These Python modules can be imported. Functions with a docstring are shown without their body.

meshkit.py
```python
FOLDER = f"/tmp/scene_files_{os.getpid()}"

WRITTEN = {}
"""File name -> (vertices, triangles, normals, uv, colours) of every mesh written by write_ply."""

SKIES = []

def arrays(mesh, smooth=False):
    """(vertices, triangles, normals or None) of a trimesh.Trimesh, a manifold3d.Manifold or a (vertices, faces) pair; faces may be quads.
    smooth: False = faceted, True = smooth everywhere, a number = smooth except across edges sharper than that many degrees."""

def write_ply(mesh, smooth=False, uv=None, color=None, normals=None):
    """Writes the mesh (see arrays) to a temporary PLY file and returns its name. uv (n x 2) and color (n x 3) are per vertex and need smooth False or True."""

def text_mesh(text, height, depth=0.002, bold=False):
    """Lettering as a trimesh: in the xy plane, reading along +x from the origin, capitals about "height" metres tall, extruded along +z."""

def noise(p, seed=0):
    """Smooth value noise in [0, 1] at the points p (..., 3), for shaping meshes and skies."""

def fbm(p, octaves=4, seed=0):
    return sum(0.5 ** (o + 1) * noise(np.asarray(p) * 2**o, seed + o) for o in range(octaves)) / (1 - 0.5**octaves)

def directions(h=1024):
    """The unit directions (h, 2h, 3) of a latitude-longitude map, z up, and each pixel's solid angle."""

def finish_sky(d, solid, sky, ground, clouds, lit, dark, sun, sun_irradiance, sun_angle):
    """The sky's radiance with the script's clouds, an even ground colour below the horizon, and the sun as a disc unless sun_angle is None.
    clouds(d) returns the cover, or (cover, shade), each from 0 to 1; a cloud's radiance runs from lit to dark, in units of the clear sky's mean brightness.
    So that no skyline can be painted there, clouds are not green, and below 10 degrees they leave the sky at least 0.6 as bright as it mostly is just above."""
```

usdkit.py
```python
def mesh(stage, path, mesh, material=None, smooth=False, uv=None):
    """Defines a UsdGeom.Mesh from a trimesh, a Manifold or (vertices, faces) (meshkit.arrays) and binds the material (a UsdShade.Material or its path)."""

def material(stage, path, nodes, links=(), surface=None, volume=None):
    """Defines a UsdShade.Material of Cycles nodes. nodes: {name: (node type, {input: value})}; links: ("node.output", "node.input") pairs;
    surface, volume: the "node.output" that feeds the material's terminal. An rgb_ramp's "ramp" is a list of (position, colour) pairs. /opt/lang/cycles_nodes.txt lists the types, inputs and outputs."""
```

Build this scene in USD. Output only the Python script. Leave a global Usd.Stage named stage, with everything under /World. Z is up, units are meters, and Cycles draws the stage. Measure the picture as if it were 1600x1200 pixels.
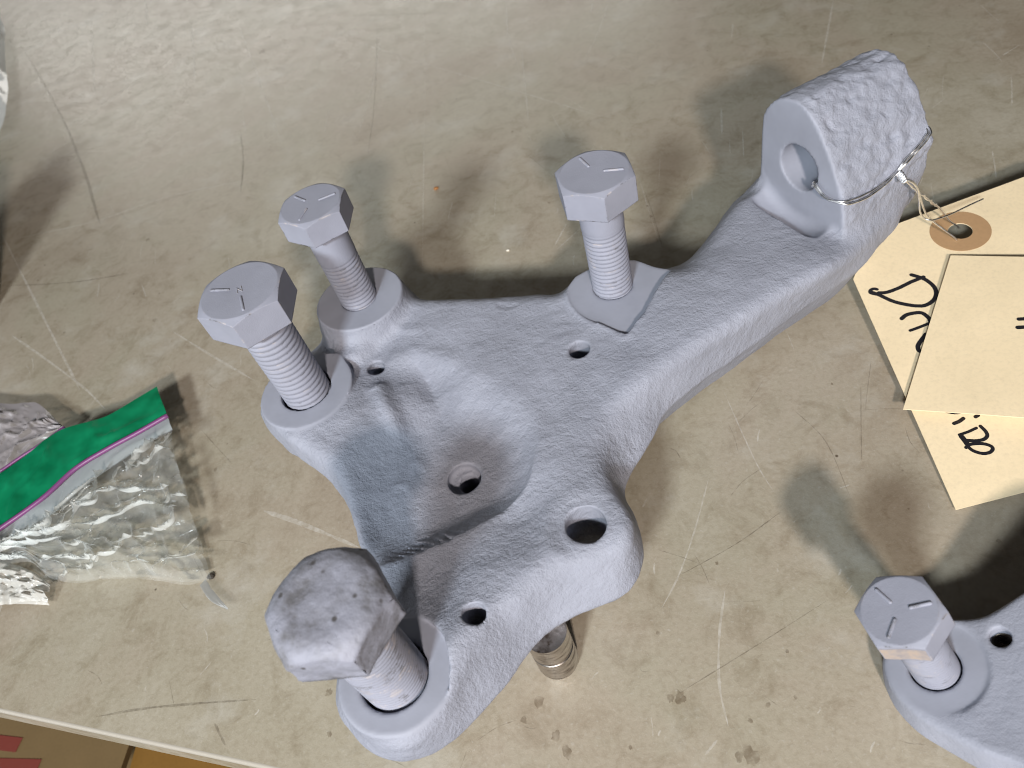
import math, random
import numpy as np, trimesh, manifold3d, usdkit, meshkit
from pxr import Usd, UsdGeom, UsdLux, UsdShade, Gf, Sdf, Vt
from scipy import ndimage
from scipy.interpolate import RBFInterpolator
from scipy.spatial import cKDTree
import shapely
from shapely.geometry import Polygon, Point

rng = np.random.default_rng(7)
stage = Usd.Stage.CreateInMemory()
UsdGeom.SetStageUpAxis(stage, UsdGeom.Tokens.z)
UsdGeom.SetStageMetersPerUnit(stage, 1.0)
world = UsdGeom.Xform.Define(stage, '/World')
stage.SetDefaultPrim(world.GetPrim())
UsdGeom.Scope.Define(stage, '/World/Looks')

# ------------------------------------------------------------------ camera (all lengths below in mm, written out in metres)
FPX, CAMH = 1202.0, 250.0
_d = np.array([350, 1010, FPX]); _d /= np.linalg.norm(_d)
_Z = -_d
_X = np.array([1.0, 0, 0]) - _d[0] * _d; _X /= np.linalg.norm(_X)
_Y = np.cross(_Z, _X)
ROT = np.stack([_X, _Y, _Z])
CAM = np.array([0, 0, CAMH])
def ray(px, py):
    r = ROT @ np.array([(px - 800) / FPX, (py - 600) / FPX, 1.0]); return r / np.linalg.norm(r)
def up(px, py, z=0.0):
    """The point of the place at height z (mm above the table) that the photograph shows at this pixel."""
    r = ray(px, py); return CAM + (z - CAMH) / r[2] * r
def onplane(px, py, p0, n):
    r = ray(px, py); return CAM + np.dot(np.asarray(p0) - CAM, n) / r.dot(n) * r

cam = UsdGeom.Camera.Define(stage, '/World/camera')
right, upv, back = ROT @ [1, 0, 0], ROT @ [0, -1, 0], ROT @ [0, 0, -1]
cam.AddTransformOp().Set(Gf.Matrix4d(*right, 0, *upv, 0, *back, 0, *(CAM / 1000), 1))
cam.CreateHorizontalApertureAttr(36.0); cam.CreateVerticalApertureAttr(27.0)
cam.CreateFocalLengthAttr(36 * FPX / 1600)
cam.CreateClippingRangeAttr(Gf.Vec2f(0.005, 100))
cam.CreateFStopAttr(19.0); cam.CreateFocusDistanceAttr(0.262)
cam.CreateExposureAttr(0.04)

# ------------------------------------------------------------------ lamps of the workshop, with added fill lights
def rect(name, pos, target, w, h, inten, col):
    l = UsdLux.RectLight.Define(stage, '/World/' + name)
    p, t = np.array(pos, float), np.array(target, float)
    z = p - t; z /= np.linalg.norm(z)
    x = np.cross([0, 0, 1], z); x = x / np.linalg.norm(x) if np.linalg.norm(x) > 1e-6 else np.array([1.0, 0, 0])
    y = np.cross(z, x)
    l.AddTransformOp().Set(Gf.Matrix4d(*x, 0, *y, 0, *z, 0, *(p / 1000), 1))
    l.CreateWidthAttr(w / 1000); l.CreateHeightAttr(h / 1000)
    l.CreateIntensityAttr(inten); l.CreateColorAttr(Gf.Vec3f(*col))
rect('bench_lamp_warm', (122, -806, 679), (-60, 228, 60), 78, 64, 860, (1.0, .90, .84))
rect('bench_lamp_cool', (-381, -1161, 1023), (-60, 228, 60), 225, 170, 265, (.84, .93, 1.0))
rect('added_low_side_light', (-2650, -620, 430), (-60, 150, 30), 2200, 760, 4.4, (.90, .95, 1.0))  # added wide low light for the left-facing upright sides; its source is unseen
rect('added_ceiling_fill', (0, 600, 2300), (0, 600.1, 0), 3200, 3200, .04, (1.0, .96, .90))  # added dim overhead fill, stands in for the room's bounced light
rect('workshop_window', (-860, 3080, 880), (-150, 500, 0), 2700, 560, 3.2, (1.0, .96, .89))

# ------------------------------------------------------------------ helpers
used = {}
def path(name, parent=None):
    base = (str(parent.GetPath()) if parent else '/World') + '/' + name
    k = used.get(base, -1) + 1; used[base] = k
    return base if k == 0 else f'{base}_{k:03d}'
def mm(mesh):
    if hasattr(mesh, 'to_mesh'):
        m = mesh.to_mesh(); return np.array(m.vert_properties[:, :3], float) , np.array(m.tri_verts)
    if isinstance(mesh, tuple): return np.asarray(mesh[0], float), np.asarray(mesh[1])
    return np.array(mesh.vertices, float), np.array(mesh.faces)
def obj(name, mesh, mat, parent=None, smooth=False, label=None, attrs=None):
    v, f = mm(mesh)
    m = usdkit.mesh(stage, path(name, parent), (v / 1000, f), mat, smooth)
    for k, a in (attrs or {}).items():
        UsdGeom.PrimvarsAPI(m).CreatePrimvar(k, Sdf.ValueTypeNames.FloatArray, 'vertex').Set(Vt.FloatArray.FromNumpy(np.asarray(a, np.float32)))
    if label: m.GetPrim().SetCustomDataByKey('label', label)
    return m.GetPrim()
def tag(o, label=None, cat=None, group=None, kind=None):
    for k, v in (('label', label), ('category', cat), ('group', group), ('kind', kind)):
        if v: o.SetCustomDataByKey(k, v)
    return o
def thing(name, label, cat, M=None, loc=None, group=None):
    x = UsdGeom.Xform.Define(stage, path(name))
    if M is not None: x.AddTransformOp().Set(Gf.Matrix4d(*[float(t) for t in M]))
    elif loc is not None: x.AddTranslateOp().Set(Gf.Vec3d(*(np.asarray(loc, float) / 1000)))
    return tag(x.GetPrim(), label, cat, group)
def frame(p, axis, rot=0.0):
    z = np.asarray(axis, float); z /= np.linalg.norm(z)
    x = np.array([1.0, 0, 0]) - z[0] * z; x /= np.linalg.norm(x); y = np.cross(z, x)
    c, s = math.cos(rot), math.sin(rot)
    x, y = c * x + s * y, -s * x + c * y
    return [*x, 0, *y, 0, *z, 0, *(np.asarray(p) / 1000), 1]
def catmull(P, n=8):
    P = np.asarray(P, float); Q = np.vstack([2 * P[0] - P[1], P, 2 * P[-1] - P[-2]]); out = []
    for i in range(1, len(Q) - 2):
        for t in np.linspace(0, 1, n, endpoint=False):
            a, b, c, d = Q[i - 1:i + 3]
            out.append(.5 * (2 * b + (c - a) * t + (2 * a - 5 * b + 4 * c - d) * t * t + (3 * b - a - 3 * c + d) * t ** 3))
    return np.array(out + [P[-1]])
def tube(P, r, n=8):
    P = np.asarray(P, float); r = np.broadcast_to(r, len(P))
    T = np.gradient(P, axis=0); T /= np.linalg.norm(T, axis=1)[:, None]
    N = np.cross(T[0], [.3, .2, .93]); N /= np.linalg.norm(N); V = []
    for i, t in enumerate(T):
        N = N - t * N.dot(t); N /= np.linalg.norm(N); B = np.cross(t, N)
        a = np.arange(n) * 2 * np.pi / n
        V.append(P[i] + r[i] * (np.cos(a)[:, None] * N + np.sin(a)[:, None] * B))
    V = np.vstack(V + [P[:1], P[-1:]]); F = []
    for i in range(len(P) - 1):
        for k in range(n):
            a, b = i * n + k, i * n + (k + 1) % n
            F += [[a, b, b + n], [a, b + n, a + n]]
    c0, c1, e = len(P) * n, len(P) * n + 1, (len(P) - 1) * n
    for k in range(n):
        F += [[c0, (k + 1) % n, k], [c1, e + k, e + (k + 1) % n]]
    return V, np.array(F)
def ribbon(P, w, nrm=(0, 0, 1)):
    """A flat strip along P (mm), widths w, lying in the plane of nrm."""
    P = np.asarray(P, float); w = np.broadcast_to(w, len(P)); T = np.gradient(P, axis=0)
    S = np.cross(np.asarray(nrm, float), T); S /= np.maximum(np.linalg.norm(S, axis=1), 1e-9)[:, None]
    V = np.empty((2 * len(P), 3)); V[0::2] = P + S * w[:, None] / 2; V[1::2] = P - S * w[:, None] / 2
    F = []
    for i in range(len(P) - 1):
        F += [[2 * i, 2 * i + 1, 2 * i + 3], [2 * i, 2 * i + 3, 2 * i + 2]]
    return V, np.array(F)
def join(parts):
    V, F, n = [], [], 0
    for v, f in map(mm, parts):
        V.append(v); F.append(f + n); n += len(v)
    return np.vstack(V), np.vstack(F)
def grid_faces(nu, nv):
    i = np.arange(nu * nv).reshape(nu, nv); a, b, c, d = i[:-1, :-1].ravel(), i[1:, :-1].ravel(), i[1:, 1:].ravel(), i[:-1, 1:].ravel()
    return np.vstack([np.stack([a, b, c], 1), np.stack([a, c, d], 1)])

# ------------------------------------------------------------------ materials
def mat(name, nodes, links, surface): return usdkit.material(stage, '/World/Looks/' + name, nodes, links, surface=surface)
def plain(name, col, rough=.5, metal=0, **kw):
    return mat(name, {'p': ('principled_bsdf', dict(base_color=col, roughness=rough, metallic=metal, **kw))}, [], 'p.BSDF')

def primer(name, base, cast=True, rough_top=False):
    """Matt grey primer paint; where the primvar 'machined' is 0 a fine sand-cast grain shows."""
    lo, hi = [c * .90 for c in base], [min(c * 1.07, 1) for c in base]
    nodes = {
        'g': ('geometry', {}),
        'n1': ('noise_texture', {'scale': 55.0, 'detail': 5.0, 'roughness': .6}),
        'n2': ('noise_texture', {'scale': 900.0, 'detail': 4.0, 'roughness': .62}),
        'n3': ('noise_texture', {'scale': 2600.0, 'detail': 3.0, 'roughness': .6}),
        'n4': ('noise_texture', {'scale': 330.0, 'detail': 3.0, 'roughness': .55}),
        'dust': ('noise_texture', {'scale': 420.0, 'detail': 6.0, 'roughness': .7}),
        'cr': ('rgb_ramp', {'ramp': [(.3, lo), (.7, hi)]}),
        'dr': ('rgb_ramp', {'ramp': [(.0, (0, 0, 0)), (.70, (0, 0, 0)), (.76, (.9, .9, .9))]}),
        'dk': ('mix_color', {'blend_type': 'mix', 'b': (.13, .12, .12)}),
        'bev': ('bevel', {'radius': .0006, 'samples': 4}),
        'bw': ('bevel', {'radius': .0011, 'samples': 8}), 'dp': ('vector_math', {'math_type': 'dot_product'}), 'nch': ('noise_texture', {'scale': 260.0, 'detail': 5.0, 'roughness': .7}),
        'ea': ('map_range', {'from_min': .995, 'from_max': .93, 'to_min': 0.0, 'to_max': 1.0, 'clamp': True}), 'eb': ('rgb_ramp', {'ramp': [(.52, (0, 0, 0)), (.60, (1, 1, 1))]}),
        'em': ('mix_color', {'blend_type': 'multiply', 'fac': 1.0}), 'nc2': ('noise_texture', {'scale': 120.0}), 'ecol': ('rgb_ramp', {'ramp': [(.45, (.10, .095, .095)), (.55, (.40, .36, .35))]}), 'ek': ('mix_color', {}),
        'p': ('principled_bsdf', {'roughness': .62, 'specular_ior_level': .35}),
    }
    links = [('g.position', x + '.vector') for x in ('n1', 'n2', 'n3', 'n4', 'dust')] + [
        ('n1.fac', 'cr.fac'), ('dust.fac', 'dr.fac'), ('dr.color', 'dk.fac'), ('cr.color', 'dk.a')]
    if cast: links.append(('dk.result', 'p.base_color'))
    else:
        links += [('g.position', 'nch.vector'), ('g.position', 'nc2.vector'), ('bw.bevel', 'dp.vector1'), ('g.true_normal', 'dp.vector2'), ('dp.value', 'ea.value'), ('nch.fac', 'eb.fac'), ('ea.result', 'em.a'), ('eb.color', 'em.b'),
                  ('em.result', 'ek.fac'), ('dk.result', 'ek.a'), ('nc2.fac', 'ecol.fac'), ('ecol.color', 'ek.b'), ('ek.result', 'p.base_color')]
    if cast:
        nodes |= {'at': ('attribute', {'attribute': 'machined'}),
                  'inv': ('math', {'math_type': 'subtract', 'value1': 1.0}),
                  'st': ('math', {'math_type': 'multiply_add', 'value2': .66, 'value3': .05}),
                  's2': ('math', {'math_type': 'multiply_add', 'value2': .40, 'value3': .04}),
                  'b1': ('bump', {'distance': .00055}), 'b2': ('bump', {'distance': .00022}), 'b4': ('bump', {'distance': .0010})}
        links += [('at.fac', 'inv.value2'), ('inv.value', 'st.value1'), ('inv.value', 's2.value1'), ('st.value', 'b1.strength'), ('s2.value', 'b2.strength'), ('s2.value', 'b4.strength'),
                  ('n4.fac', 'b4.height'), ('n2.fac', 'b1.height'), ('n3.fac', 'b2.height'), ('b4.normal', 'b1.normal'), ('b1.normal', 'b2.normal'), ('b2.normal', 'p.normal')]
    else:
        k = .9 if rough_top else .22
        nodes |= {'b1': ('bump', {'distance': .0006 if rough_top else .00025, 'strength': k}), 'b2': ('bump', {'distance': .0002, 'strength': .25})}
        links += [('n4.fac' if rough_top else 'n2.fac', 'b1.height'), ('n3.fac', 'b2.height'), ('bev.bevel', 'b1.normal'), ('b1.normal', 'b2.normal'), ('b2.normal', 'p.normal')]
    return mat(name, nodes, links, 'p.BSDF')
GREY = (.272, .281, .328)
M_cast = primer('primer_cast', GREY)
M_bolt = primer('primer_bolt', (.262, .267, .315), cast=False)
def rough_head():
    nodes = {'g': ('geometry', {}), 'a': ('noise_texture', {'scale': 130.0, 'detail': 6.0, 'roughness': .65}), 'b': ('noise_texture', {'scale': 600.0, 'detail': 4.0}),
             'r': ('rgb_ramp', {'ramp': [(.34, (.13, .127, .135)), (.45, (.195, .196, .225)), (.6, (.25, .253, .298))]}), 'v': ('voronoi_texture', {'scale': 190.0}),
             'vr': ('rgb_ramp', {'ramp': [(.0, (1, 1, 1)), (.09, (1, 1, 1)), (.17, (0, 0, 0))]}), 'm': ('mix_color', {'b': (.07, .065, .065)}),
             'bp': ('bump', {'distance': .0011, 'strength': .45}), 'b2': ('bump', {'distance': .0004, 'strength': .5}), 'bev': ('bevel', {'radius': .0012}), 'p': ('principled_bsdf', {'roughness': .62})}
    return mat('primer_rough_head', nodes, [('g.position', 'a.vector'), ('g.position', 'b.vector'), ('g.position', 'v.vector'), ('a.fac', 'r.fac'), ('v.distance', 'vr.fac'), ('vr.color', 'm.fac'), ('r.color', 'm.a'), ('m.result', 'p.base_color'),
                ('a.fac', 'bp.height'), ('bev.bevel', 'bp.normal'), ('b.fac', 'b2.height'), ('bp.normal', 'b2.normal'), ('b2.normal', 'p.normal')], 'p.BSDF')
M_rough = rough_head()
M_black = plain('black_gap_oil', (.015, .014, .013), .25)

def table_mat():
    nodes = {'g': ('geometry', {}),
        'a': ('noise_texture', {'scale': 9.0, 'detail': 6.0, 'roughness': .6, 'distortion': .4}),
        'b': ('noise_texture', {'scale': 75.0, 'detail': 7.0, 'roughness': .68, 'distortion': .6}),
        'c': ('noise_texture', {'scale': 480.0, 'detail': 5.0, 'roughness': .7}),
        'e': ('noise_texture', {'scale': 26.0, 'detail': 6.0, 'roughness': .65}),
        'mp': ('mapping', {'rotation': (0, 0, .45), 'scale': (1.0, .06, 1.0)}),
        'w': ('noise_texture', {'scale': 260.0, 'detail': 4.0, 'roughness': .6}),
        'ra': ('rgb_ramp', {'ramp': [(.30, (.280, .228, .165)), (.44, (.350, .300, .229)), (.56, (.344, .306, .230)), (.70, (.405, .368, .292))]}),
        'rb': ('rgb_ramp', {'ramp': [(.28, (.70, .66, .60)), (.5, (1, 1, 1)), (.72, (1.0, 1.0, 1.0))]}),
        'm1': ('mix_color', {'blend_type': 'multiply', 'fac': .75}),
        'rc': ('rgb_ramp', {'ramp': [(.32, (.84, .82, .79)), (.55, (1, 1, 1))]}),
        'm2': ('mix_color', {'blend_type': 'multiply', 'fac': .8}),
        're': ('rgb_ramp', {'ramp': [(.54, (0, 0, 0)), (.72, (.55, .55, .55))]}),
        'm3': ('mix_color', {'b': (.47, .445, .385)}),
        'v': ('voronoi_texture', {'scale': 62.0, 'randomness': 1.0}),
        'vr': ('rgb_ramp', {'ramp': [(.0, (1, 1, 1)), (.020, (1, 1, 1)), (.045, (0, 0, 0))]}),
        'vn': ('noise_texture', {'scale': 33.0}), 'vk': ('rgb_ramp', {'ramp': [(.5, (0, 0, 0)), (.56, (1, 1, 1))]}),
        'vm': ('mix_color', {'blend_type': 'multiply', 'fac': 1.0}),
        'm4': ('mix_color', {'b': (.10, .075, .05)}),
        'rw': ('rgb_ramp', {'ramp': [(.57, (0, 0, 0)), (.72, (.28, .28, .28))]}),
        'm5': ('mix_color', {'b': (.55, .53, .48)}),
        'rr': ('rgb_ramp', {'ramp': [(.3, (.22, .22, .22)), (.7, (.38, .38, .38))]}),
        'f': ('noise_texture', {'scale': 780.0, 'detail': 6.0, 'roughness': .7, 'distortion': .5}), 'b1': ('bump', {'distance': .00030, 'strength': .32}), 'b2': ('bump', {'distance': .00016, 'strength': .35}),
        'p': ('principled_bsdf', {'specular_ior_level': .85})}
    links = [('g.position', x + '.vector') for x in 'abcevf'] + [('g.position', 'vn.vector'), ('g.position', 'mp.vector'), ('mp.vector', 'w.vector'),
        ('a.fac', 'ra.fac'), ('b.fac', 'rb.fac'), ('ra.color', 'm1.a'), ('rb.color', 'm1.b'), ('c.fac', 'rc.fac'), ('m1.result', 'm2.a'), ('rc.color', 'm2.b'),
        ('e.fac', 're.fac'), ('re.color', 'm3.fac'), ('m2.result', 'm3.a'), ('f.fac', 'rw.fac'), ('rw.color', 'm5.fac'), ('m3.result', 'm5.a'),
        ('v.distance', 'vr.fac'), ('vn.fac', 'vk.fac'), ('vr.color', 'vm.a'), ('vk.color', 'vm.b'), ('vm.result', 'm4.fac'), ('m5.result', 'm4.a'), ('m4.result', 'p.base_color'),
        ('b.fac', 'rr.fac'), ('rr.color', 'p.roughness'), ('f.fac', 'b1.height'), ('c.fac', 'b2.height'), ('b1.normal', 'b2.normal'), ('b2.normal', 'p.normal')]
    return mat('worn_laminate', nodes, links, 'p.BSDF')
M_table = table_mat()
def scratch_mat(name, col, op=.7):
    return mat(name, {'g': ('geometry', {}), 'n': ('noise_texture', {'scale': 420.0, 'detail': 4.0}), 'r': ('rgb_ramp', {'ramp': [(.35, (.1, .1, .1)), (.65, (op, op, op))]}),
               't': ('transparent_bsdf', {}), 'p': ('principled_bsdf', {'base_color': col, 'roughness': .30, 'specular_ior_level': .9}), 'm': ('mix_closure', {})},
               [('g.position', 'n.vector'), ('n.fac', 'r.fac'), ('r.color', 'm.fac'), ('t.BSDF', 'm.closure1'), ('p.BSDF', 'm.closure2')], 'm.closure')
M_scr = scratch_mat('scratch_pale', (.74, .70, .62), .45); M_scrd = scratch_mat('scratch_dark', (.15, .12, .085), .38); M_stain = scratch_mat('stain_brown', (.17, .12, .07), .42)
def paper(name, base):
    lo = [c * .93 for c in base]
    return mat(name, {'g': ('geometry', {}), 'n': ('noise_texture', {'scale': 700.0, 'detail': 6.0, 'roughness': .7}), 'n2': ('noise_texture', {'scale': 60.0, 'detail': 4.0}),
               'r': ('rgb_ramp', {'ramp': [(.26, [c * .86 for c in base]), (.36, lo), (.55, base)]}), 'r2': ('rgb_ramp', {'ramp': [(.3, (.93, .93, .92)), (.7, (1, 1, 1))]}), 'm': ('mix_color', {'blend_type': 'multiply', 'fac': 1.0}),
               'b': ('bump', {'distance': .0001, 'strength': .4}), 'p': ('principled_bsdf', {'roughness': .7, 'specular_ior_level': .25})},
               [('g.position', 'n.vector'), ('g.position', 'n2.vector'), ('n.fac', 'r.fac'), ('n2.fac', 'r2.fac'), ('r.color', 'm.a'), ('r2.color', 'm.b'), ('m.result', 'p.base_color'), ('n.fac', 'b.height'), ('b.normal', 'p.normal')], 'p.BSDF')
M_manila = paper('manila_card', (.78, .635, .415)); M_kraft = paper('kraft_ring', (.40, .245, .125)); M_board_shaded = paper('cardboard', (.15, .098, .042)); M_board_shaded2 = paper('cardboard_orange_shaded', (.19, .095, .018))  # both cardboard colours are darkened: shade below the table painted in
M_ink = plain('marker_ink', (.012, .011, .014), .45)
M_red = plain('red_print', (.15, .025, .015), .6)
M_wire = mat('galvanised_wire', {'g': ('geometry', {}), 'n': ('noise_texture', {'scale': 500.0, 'detail': 3.0}), 'r': ('rgb_ramp', {'ramp': [(.3, (.28, .28, .28)), (.7, (.46, .46, .46))]}), 'p': ('principled_bsdf', {'metallic': 1.0, 'base_color': (.82, .82, .83)})},
             [('g.position', 'n.vector'), ('n.fac', 'r.fac'), ('r.color', 'p.roughness')], 'p.BSDF')
M_steel = mat('worn_steel', {'g': ('geometry', {}), 'mp': ('mapping', {'scale': (1, 1, 6)}), 'n': ('noise_texture', {'scale': 160.0, 'detail': 5.0, 'roughness': .7}), 'r': ('rgb_ramp', {'ramp': [(.35, (.14, .11, .09)), (.55, (.55, .51, .47))]}),
              'rr': ('rgb_ramp', {'ramp': [(.3, (.42, .42, .42)), (.7, (.2, .2, .2))]}), 'p': ('principled_bsdf', {'metallic': 1.0})},
              [('g.position', 'mp.vector'), ('mp.vector', 'n.vector'), ('n.fac', 'r.fac'), ('r.color', 'p.base_color'), ('n.fac', 'rr.fac'), ('rr.color', 'p.roughness')], 'p.BSDF')
def film(name, col, body, rough=.12):
    return mat(name, {'lw': ('fresnel', {'IOR': 1.5}), 'ad': ('math', {'math_type': 'multiply_add', 'value2': .6, 'value3': body, 'use_clamp': True}), 't': ('transparent_bsdf', {'color': (.97, .975, .97)}),
               'd': ('principled_bsdf', {'base_color': col, 'roughness': rough, 'specular_ior_level': 1.0}), 'm': ('mix_closure', {})},
               [('lw.fac', 'ad.value1'), ('ad.value', 'm.fac'), ('t.BSDF', 'm.closure1'), ('d.BSDF', 'm.closure2')], 'm.closure')
M_film = film('clear_bag_film', (.92, .95, .94), .035, .09); M_film2 = film('hazy_bag_film', (.27, .245, .245), .5, .35)
M_zip = film('zip_band_film', (.85, .93, .95), .30, .2)
M_green = mat('green_zip_strip', {'g': ('geometry', {}), 'n': ('noise_texture', {'scale': 90.0, 'detail': 3.0}), 'r': ('rgb_ramp', {'ramp': [(.3, (.0, .105, .040)), (.7, (.004, .20, .085))]}), 'p': ('principled_bsdf', {'roughness': .35})},
              [('g.position', 'n.vector'), ('n.fac', 'r.fac'), ('r.color', 'p.base_color')], 'p.BSDF')
M_purple = plain('purple_zip_line', (.17, .05, .155), .4)
M_bottle = plain('black_plastic', (.012, .012, .012), .5)

# ------------------------------------------------------------------ SDF casting tools (mm)
def smax(a, b, k): h = np.clip(.5 - .5 * (b - a) / k, 0, 1); return b + (a - b) * h + k * h * (1 - h)
def smin(a, b, k): return -smax(-a, -b, k)
def poly_sdf(P, X, Y):
    P = np.asarray(P, float)[:, :2]; Q = np.roll(P, -1, 0); d2 = np.full(X.shape, 1e18); inside = np.zeros(X.shape, bool)
    for (ax, ay), (bx, by) in zip(P, Q):
        ex, ey = bx - ax, by - ay; wx, wy = X - ax, Y - ay
        t = np.clip((wx * ex + wy * ey) / (ex * ex + ey * ey + 1e-12), 0, 1)
        d2 = np.minimum(d2, (wx - t * ex) ** 2 + (wy - t * ey) ** 2)
        c = (ay > Y) != (by > Y)
        with np.errstate(divide='ignore', invalid='ignore'):
            inside ^= c & (X < ex * (Y - ay) / (by - ay + 1e-30) + ax)
    return np.where(inside, -1, 1) * np.sqrt(d2)
def surface_nets(vol, org, h):
    s = vol < 0
    nx, ny, nz = vol.shape
    tot = np.zeros((nx - 1, ny - 1, nz - 1), np.int8)
    for a, b, c in np.ndindex(2, 2, 2): tot += s[a:nx - 1 + a, b:ny - 1 + b, c:nz - 1 + c]
    act = (tot > 0) & (tot < 8)
    I = np.argwhere(act); idx = np.full(act.shape, -1, np.int64); idx[act] = np.arange(len(I))
    acc, cnt = np.zeros((len(I), 3)), np.zeros(len(I))
    corners = list(np.ndindex(2, 2, 2))
    val = {c: vol[I[:, 0] + c[0], I[:, 1] + c[1], I[:, 2] + c[2]].astype(float) for c in corners}
    for c in corners:
        for ax in range(3):
            if c[ax] == 0:
                e = list(c); e[ax] = 1; e = tuple(e); m = (val[c] < 0) != (val[e] < 0)
                t = val[c] / np.where(val[c] - val[e] == 0, 1, val[c] - val[e])
                p = np.array(c, float)[None].repeat(len(I), 0); p[:, ax] = t
                acc[m] += p[m]; cnt[m] += 1
    V = I + acc / cnt[:, None]
    F = []
    for ax in range(3):
        o = [(1, 2), (2, 0), (0, 1)][ax]
        sl0 = [slice(None)] * 3; sl1 = [slice(None)] * 3; sl0[ax] = slice(0, -1); sl1[ax] = slice(1, None)
        d = s[tuple(sl0)] != s[tuple(sl1)]
        E = np.argwhere(d); E = E[(E[:, o[0]] > 0) & (E[:, o[1]] > 0) & (E[:, o[0]] < vol.shape[o[0]] - 1) & (E[:, o[1]] < vol.shape[o[1]] - 1)]
        flip = s[E[:, 0], E[:, 1], E[:, 2]]
        def g(i, j):
            q = E.copy(); q[:, o[0]] -= i; q[:, o[1]] -= j; return idx[q[:, 0], q[:, 1], q[:, 2]]
        q = np.stack([g(1, 1), g(0, 1), g(0, 0), g(1, 0)], 1)
        q[~flip] = q[~flip][:, ::-1]
        F.append(q)
    F = np.vstack(F)
    for _ in range(2):                                           # pull the vertices onto the true surface
        c = V.T; f = ndimage.map_coordinates(vol, c, order=1, mode='nearest')
        g = np.stack([ndimage.map_coordinates(vol, c + np.eye(3)[k][:, None] * .5, order=1, mode='nearest') - ndimage.map_coordinates(vol, c - np.eye(3)[k][:, None] * .5, order=1, mode='nearest') for k in range(3)], 1)
        V = V - np.clip(f / np.maximum((g ** 2).sum(1), 1e-6), -1, 1)[:, None] * g * .8
    return np.asarray(org) + V * h, F
def tri(F): return np.vstack([F[:, [0, 1, 2]], F[:, [0, 2, 3]]])
def normals(V, F):
    n = np.zeros_like(V); c = np.cross(V[F[:, 1]] - V[F[:, 0]], V[F[:, 2]] - V[F[:, 0]])
    for k in range(3): np.add.at(n, F[:, k], c)
    return n / np.maximum(np.linalg.norm(n, axis=1), 1e-12)[:, None]

class Field:
    def __init__(s, lo, hi, h):
        s.lo, s.h = np.array(lo, float), h
        s.n = np.ceil((np.array(hi) - s.lo) / h).astype(int) + 1
        s.ax = [s.lo[k] + np.arange(s.n[k]) * h for k in range(3)]
        s.v = np.full(s.n, 1e3, np.float32)
    def win(s, lo, hi):
        a = np.clip(np.floor((np.array(lo) - s.lo) / s.h).astype(int), 0, s.n); b = np.clip(np.ceil((np.array(hi) - s.lo) / s.h).astype(int) + 1, 0, s.n)
        sl = tuple(slice(i, j) for i, j in zip(a, b))
        return sl, np.meshgrid(*[s.ax[k][sl[k]] for k in range(3)], indexing='ij', sparse=True)
    def add(s, lo, hi, fn, k=3.0):
        sl, (X, Y, Z) = s.win(lo, hi); s.v[sl] = smin(s.v[sl], fn(X, Y, Z), k)
    def cut(s, lo, hi, fn, k=.4):
        sl, (X, Y, Z) = s.win(lo, hi); s.v[sl] = smax(s.v[sl], -fn(X, Y, Z), k)
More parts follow.
